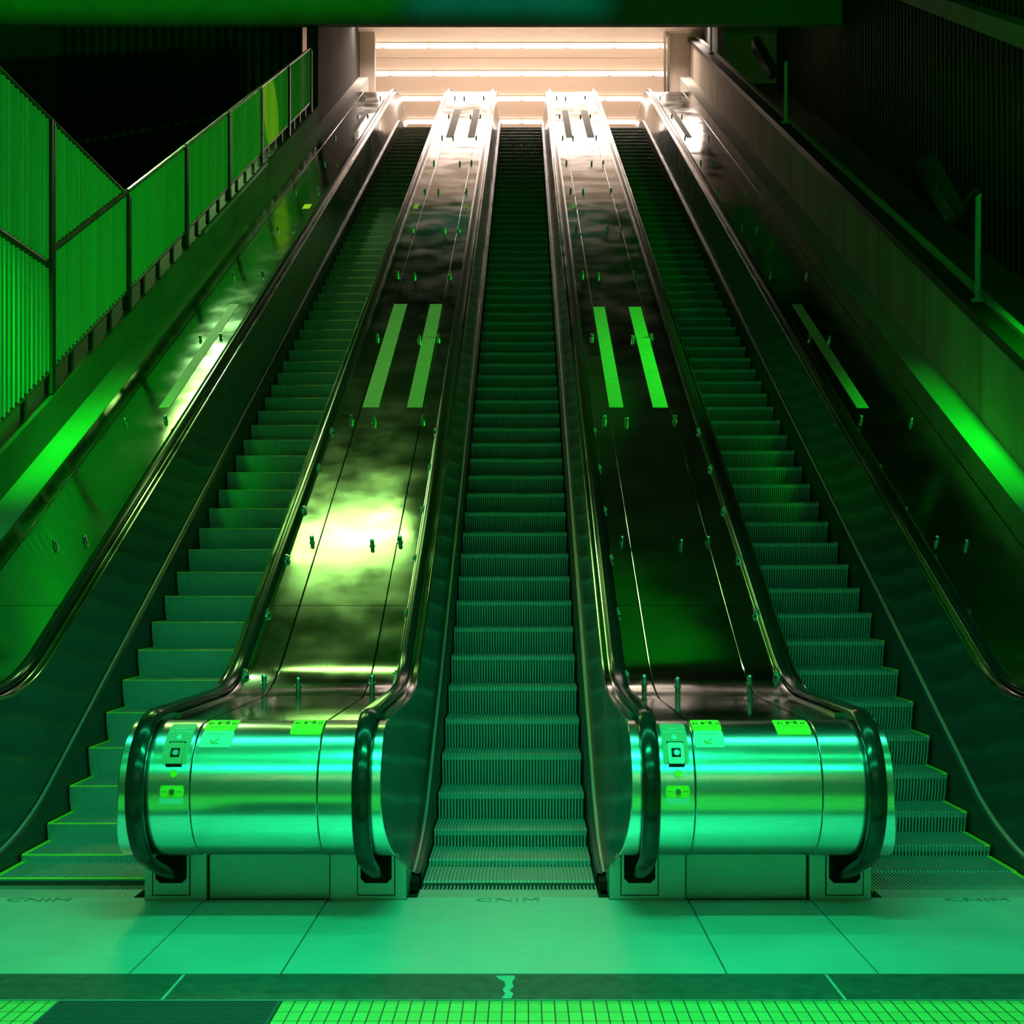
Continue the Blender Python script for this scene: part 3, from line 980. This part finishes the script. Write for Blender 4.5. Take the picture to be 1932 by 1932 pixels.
def tube_mesh():
    bm = bmesh.new(); n = 12; secs = []
    for (x, k) in ((-.64, .35), (-.60, .85), (-.5, 1), (.5, 1), (.60, .85), (.64, .35)):
        secs.append([bm.verts.new((x, .075*k*math.cos(2*PI*i/n), .058*k*math.sin(2*PI*i/n))) for i in range(n)])
    for a, b in zip(secs, secs[1:]):
        for k in range(n): bm.faces.new((a[k], a[(k+1) % n], b[(k+1) % n], b[k]))
    bm.faces.new(secs[0]); bm.faces.new(secs[-1])
    bmesh.ops.recalc_face_normals(bm, faces=bm.faces)
    me = bpy.data.meshes.new('fluorescent_tube'); bm.to_mesh(me); bm.free(); me.materials.append(TUBE)
    return me
TM = tube_mesh()
for r, Y in enumerate((34.45, 36.31, 38.17, 40.05)):
    root = thing('light_row', LROWS[r], 'ceiling light', (0, Y, ZC), 'tube light rows of the top hall')
    box('mounting_rail', -5.3, 5.3, -.05, .05, -.03, 0, HALL_CEIL, root)
    for k in range(8):
        o = link(bpy.data.objects.new('fluorescent_tube', TM), root)
        o.location = (-4.55 + 1.3*k, 0, -.10)

# ------------------------------------------------------------------ lights
def area(name, loc, rot, sx, sy, col, power, spread=180):
    l = bpy.data.lights.new(name, 'AREA'); l.shape = 'RECTANGLE'
    l.size = sx; l.size_y = sy; l.color = col; l.energy = power
    l.spread = math.radians(spread)
    o = link(bpy.data.objects.new(name, l)); o.location = loc; o.rotation_euler = rot
    return o
def aim(o, target):
    d = Vector(target) - o.location
    o.rotation_euler = d.to_track_quat('-Z', 'Y').to_euler()
TEAL = (0.008, 1.0, 0.34)
GREEN = (0.0, 1.0, 0.015)
def spot(name, loc, target, deg, col, power, blend=0.3, r=0.06):
    l = bpy.data.lights.new(name, 'SPOT'); l.spot_size = math.radians(deg); l.spot_blend = blend
    l.color = col; l.energy = power; l.shadow_soft_size = r
    o = link(bpy.data.objects.new(name, l)); o.location = loc; aim(o, target)
    return o
area('lower_hall_light', (0, 4.0, 5.08), (0, 0, 0), 2.4, .10, TEAL, 150, 150)
area('lower_hall_light', (0, 6.62, 5.10), (0, 0, 0), 7.4, .05, (.035, 1, .45), 36, 120)
area('lower_hall_light', (0, 1.25, 5.10), (0, 0, 0), 7.0, .10, TEAL, 150, 150)
area('lower_hall_light', (0, -3.2, 5.10), (0, 0, 0), 8.0, .05, (1.0, .70, .35), 20)
for yy, pw in ((6.2, 26), (3.8, 32), (1.25, 48), (-2, 40), (-5, 40)):
    area('lower_hall_up_fill', (0, yy, 4.98), (PI, 0, 0), 7.0, .10, TEAL, pw)  # added upward fill for the tubes' glow, brightens the lower ceiling
area('lower_hall_light', (0, -5.6, 5.10), (math.radians(-25), 0, 0), 8.0, .10, TEAL, 160)  # added unseen lamp, greens the back wall that the drums reflect
for yy, pw in ((32.6, 270), (34.45, 300), (36.31, 260), (38.17, 220), (40.05, 220)):
    area('hall_row_lamp', (0, yy, ZC - .175), (0, 0, 0), 10.0, .45, (1.0, .80, .70), pw*1.12, 122)
for sx in (-1, 1):
    a_ = area('bulkhead_lamp', (4.62 if sx > 0 else -4.36, 8.3, 5.6), (0, 0, 0), .4, .3, GREEN, 20, 42)
    aim(a_, (sx*4.47, 11.9, 3.1))
a_ = area('side_fill_lamp', (5.9, 9.2, 6.1), (0, 0, 0), .4, .3, GREEN, 26, 120)  # added lamp out of view, brightens the right corrugated wall
aim(a_, (7.0, 13.5, 9.0))
spot('side_fill_spot', (6.2, 9.4, 6.2), (6.9, 15.5, 10.5), 50, GREEN, 260, .5)  # added spot out of view, brightens the sloping trim on that wall
a_ = area('side_fill_lamp', (-5.6, 19.5, 12.2), (0, 0, 0), .3, .9, (.45, 1.0, .32), 130, 120)  # added lamp out of view, brightens the slab behind the fence gap
b_ = area('shaft_lamp', (-2.6, 14.6, 9.35), (0, 0, 0), 1.7, .5, (.45, 1.0, .20), 5.5, 76)
aim(b_, (-1.3, 10.0, 2.1))
c_ = area('shaft_lamp', (-6.4, 18.3, 11.6), (0, 0, 0), 1.5, 1.1, (.45, 1.0, .20), 24, 76)
aim(c_, (-3.3, 11.7, 3.1))
area('beam_fill_strip', (-7.6, 25.4, 14.62), (PI/2, 0, 0), 10.0, .06, GREEN, 4, 44)  # added strip out of view, narrowed to light only the beam face
area('beam_fill_strip', (-0.3, 25.4, 14.62), (PI/2, 0, 0), 4.4, .06, (0, 1, .55), 1.7, 44)  # second added strip, teal fill for the middle of the beam
zf = slope_z(12.62, 4.33)
spot('floodlight_beam', (XR - .40, 12.62, zf + 1.2), (-4.46, 13.0, 6.4), 110, GREEN, 900)
zf = slope_z(21.9, 4.33)
spot('floodlight_beam', (XR - .40, 21.9, zf + 1.2), (-4.46, 20.0, zf + 1.0), 95, GREEN, 380)
spot('floodlight_beam', (XR - .42, 21.9, zf + 1.2), (-4.46, 22.2, slope_z(22.2, 4.2)), 9, (.55, 1.0, 0.0), 900, .1)

w = bpy.data.worlds.new('world'); bpy.context.scene.world = w
w.use_nodes = True
bg = w.node_tree.nodes.get('Background')
bg.inputs[0].default_value = (0.0, 0.02, 0.008, 1); bg.inputs[1].default_value = 0.1

# ------------------------------------------------------------------ camera
cam = bpy.data.cameras.new('camera')
cam.sensor_fit = 'HORIZONTAL'; cam.sensor_width = 36.0
cam.lens = 36.0*2312/1932
cam.shift_x = -(990 - 966)/1932
cam.shift_y = (1110 - 966)/1932
cam.clip_end = 200
co = link(bpy.data.objects.new('camera', cam))
co.location = (CAMX, 0, H); co.rotation_euler = (PI/2, 0, 0)
sc = bpy.context.scene
sc.camera = co
sc.view_settings.view_transform = 'Standard'
sc.view_settings.look = 'None'
sc.view_settings.exposure = 0
sc.view_settings.gamma = 1
sc.view_settings.use_curve_mapping = False
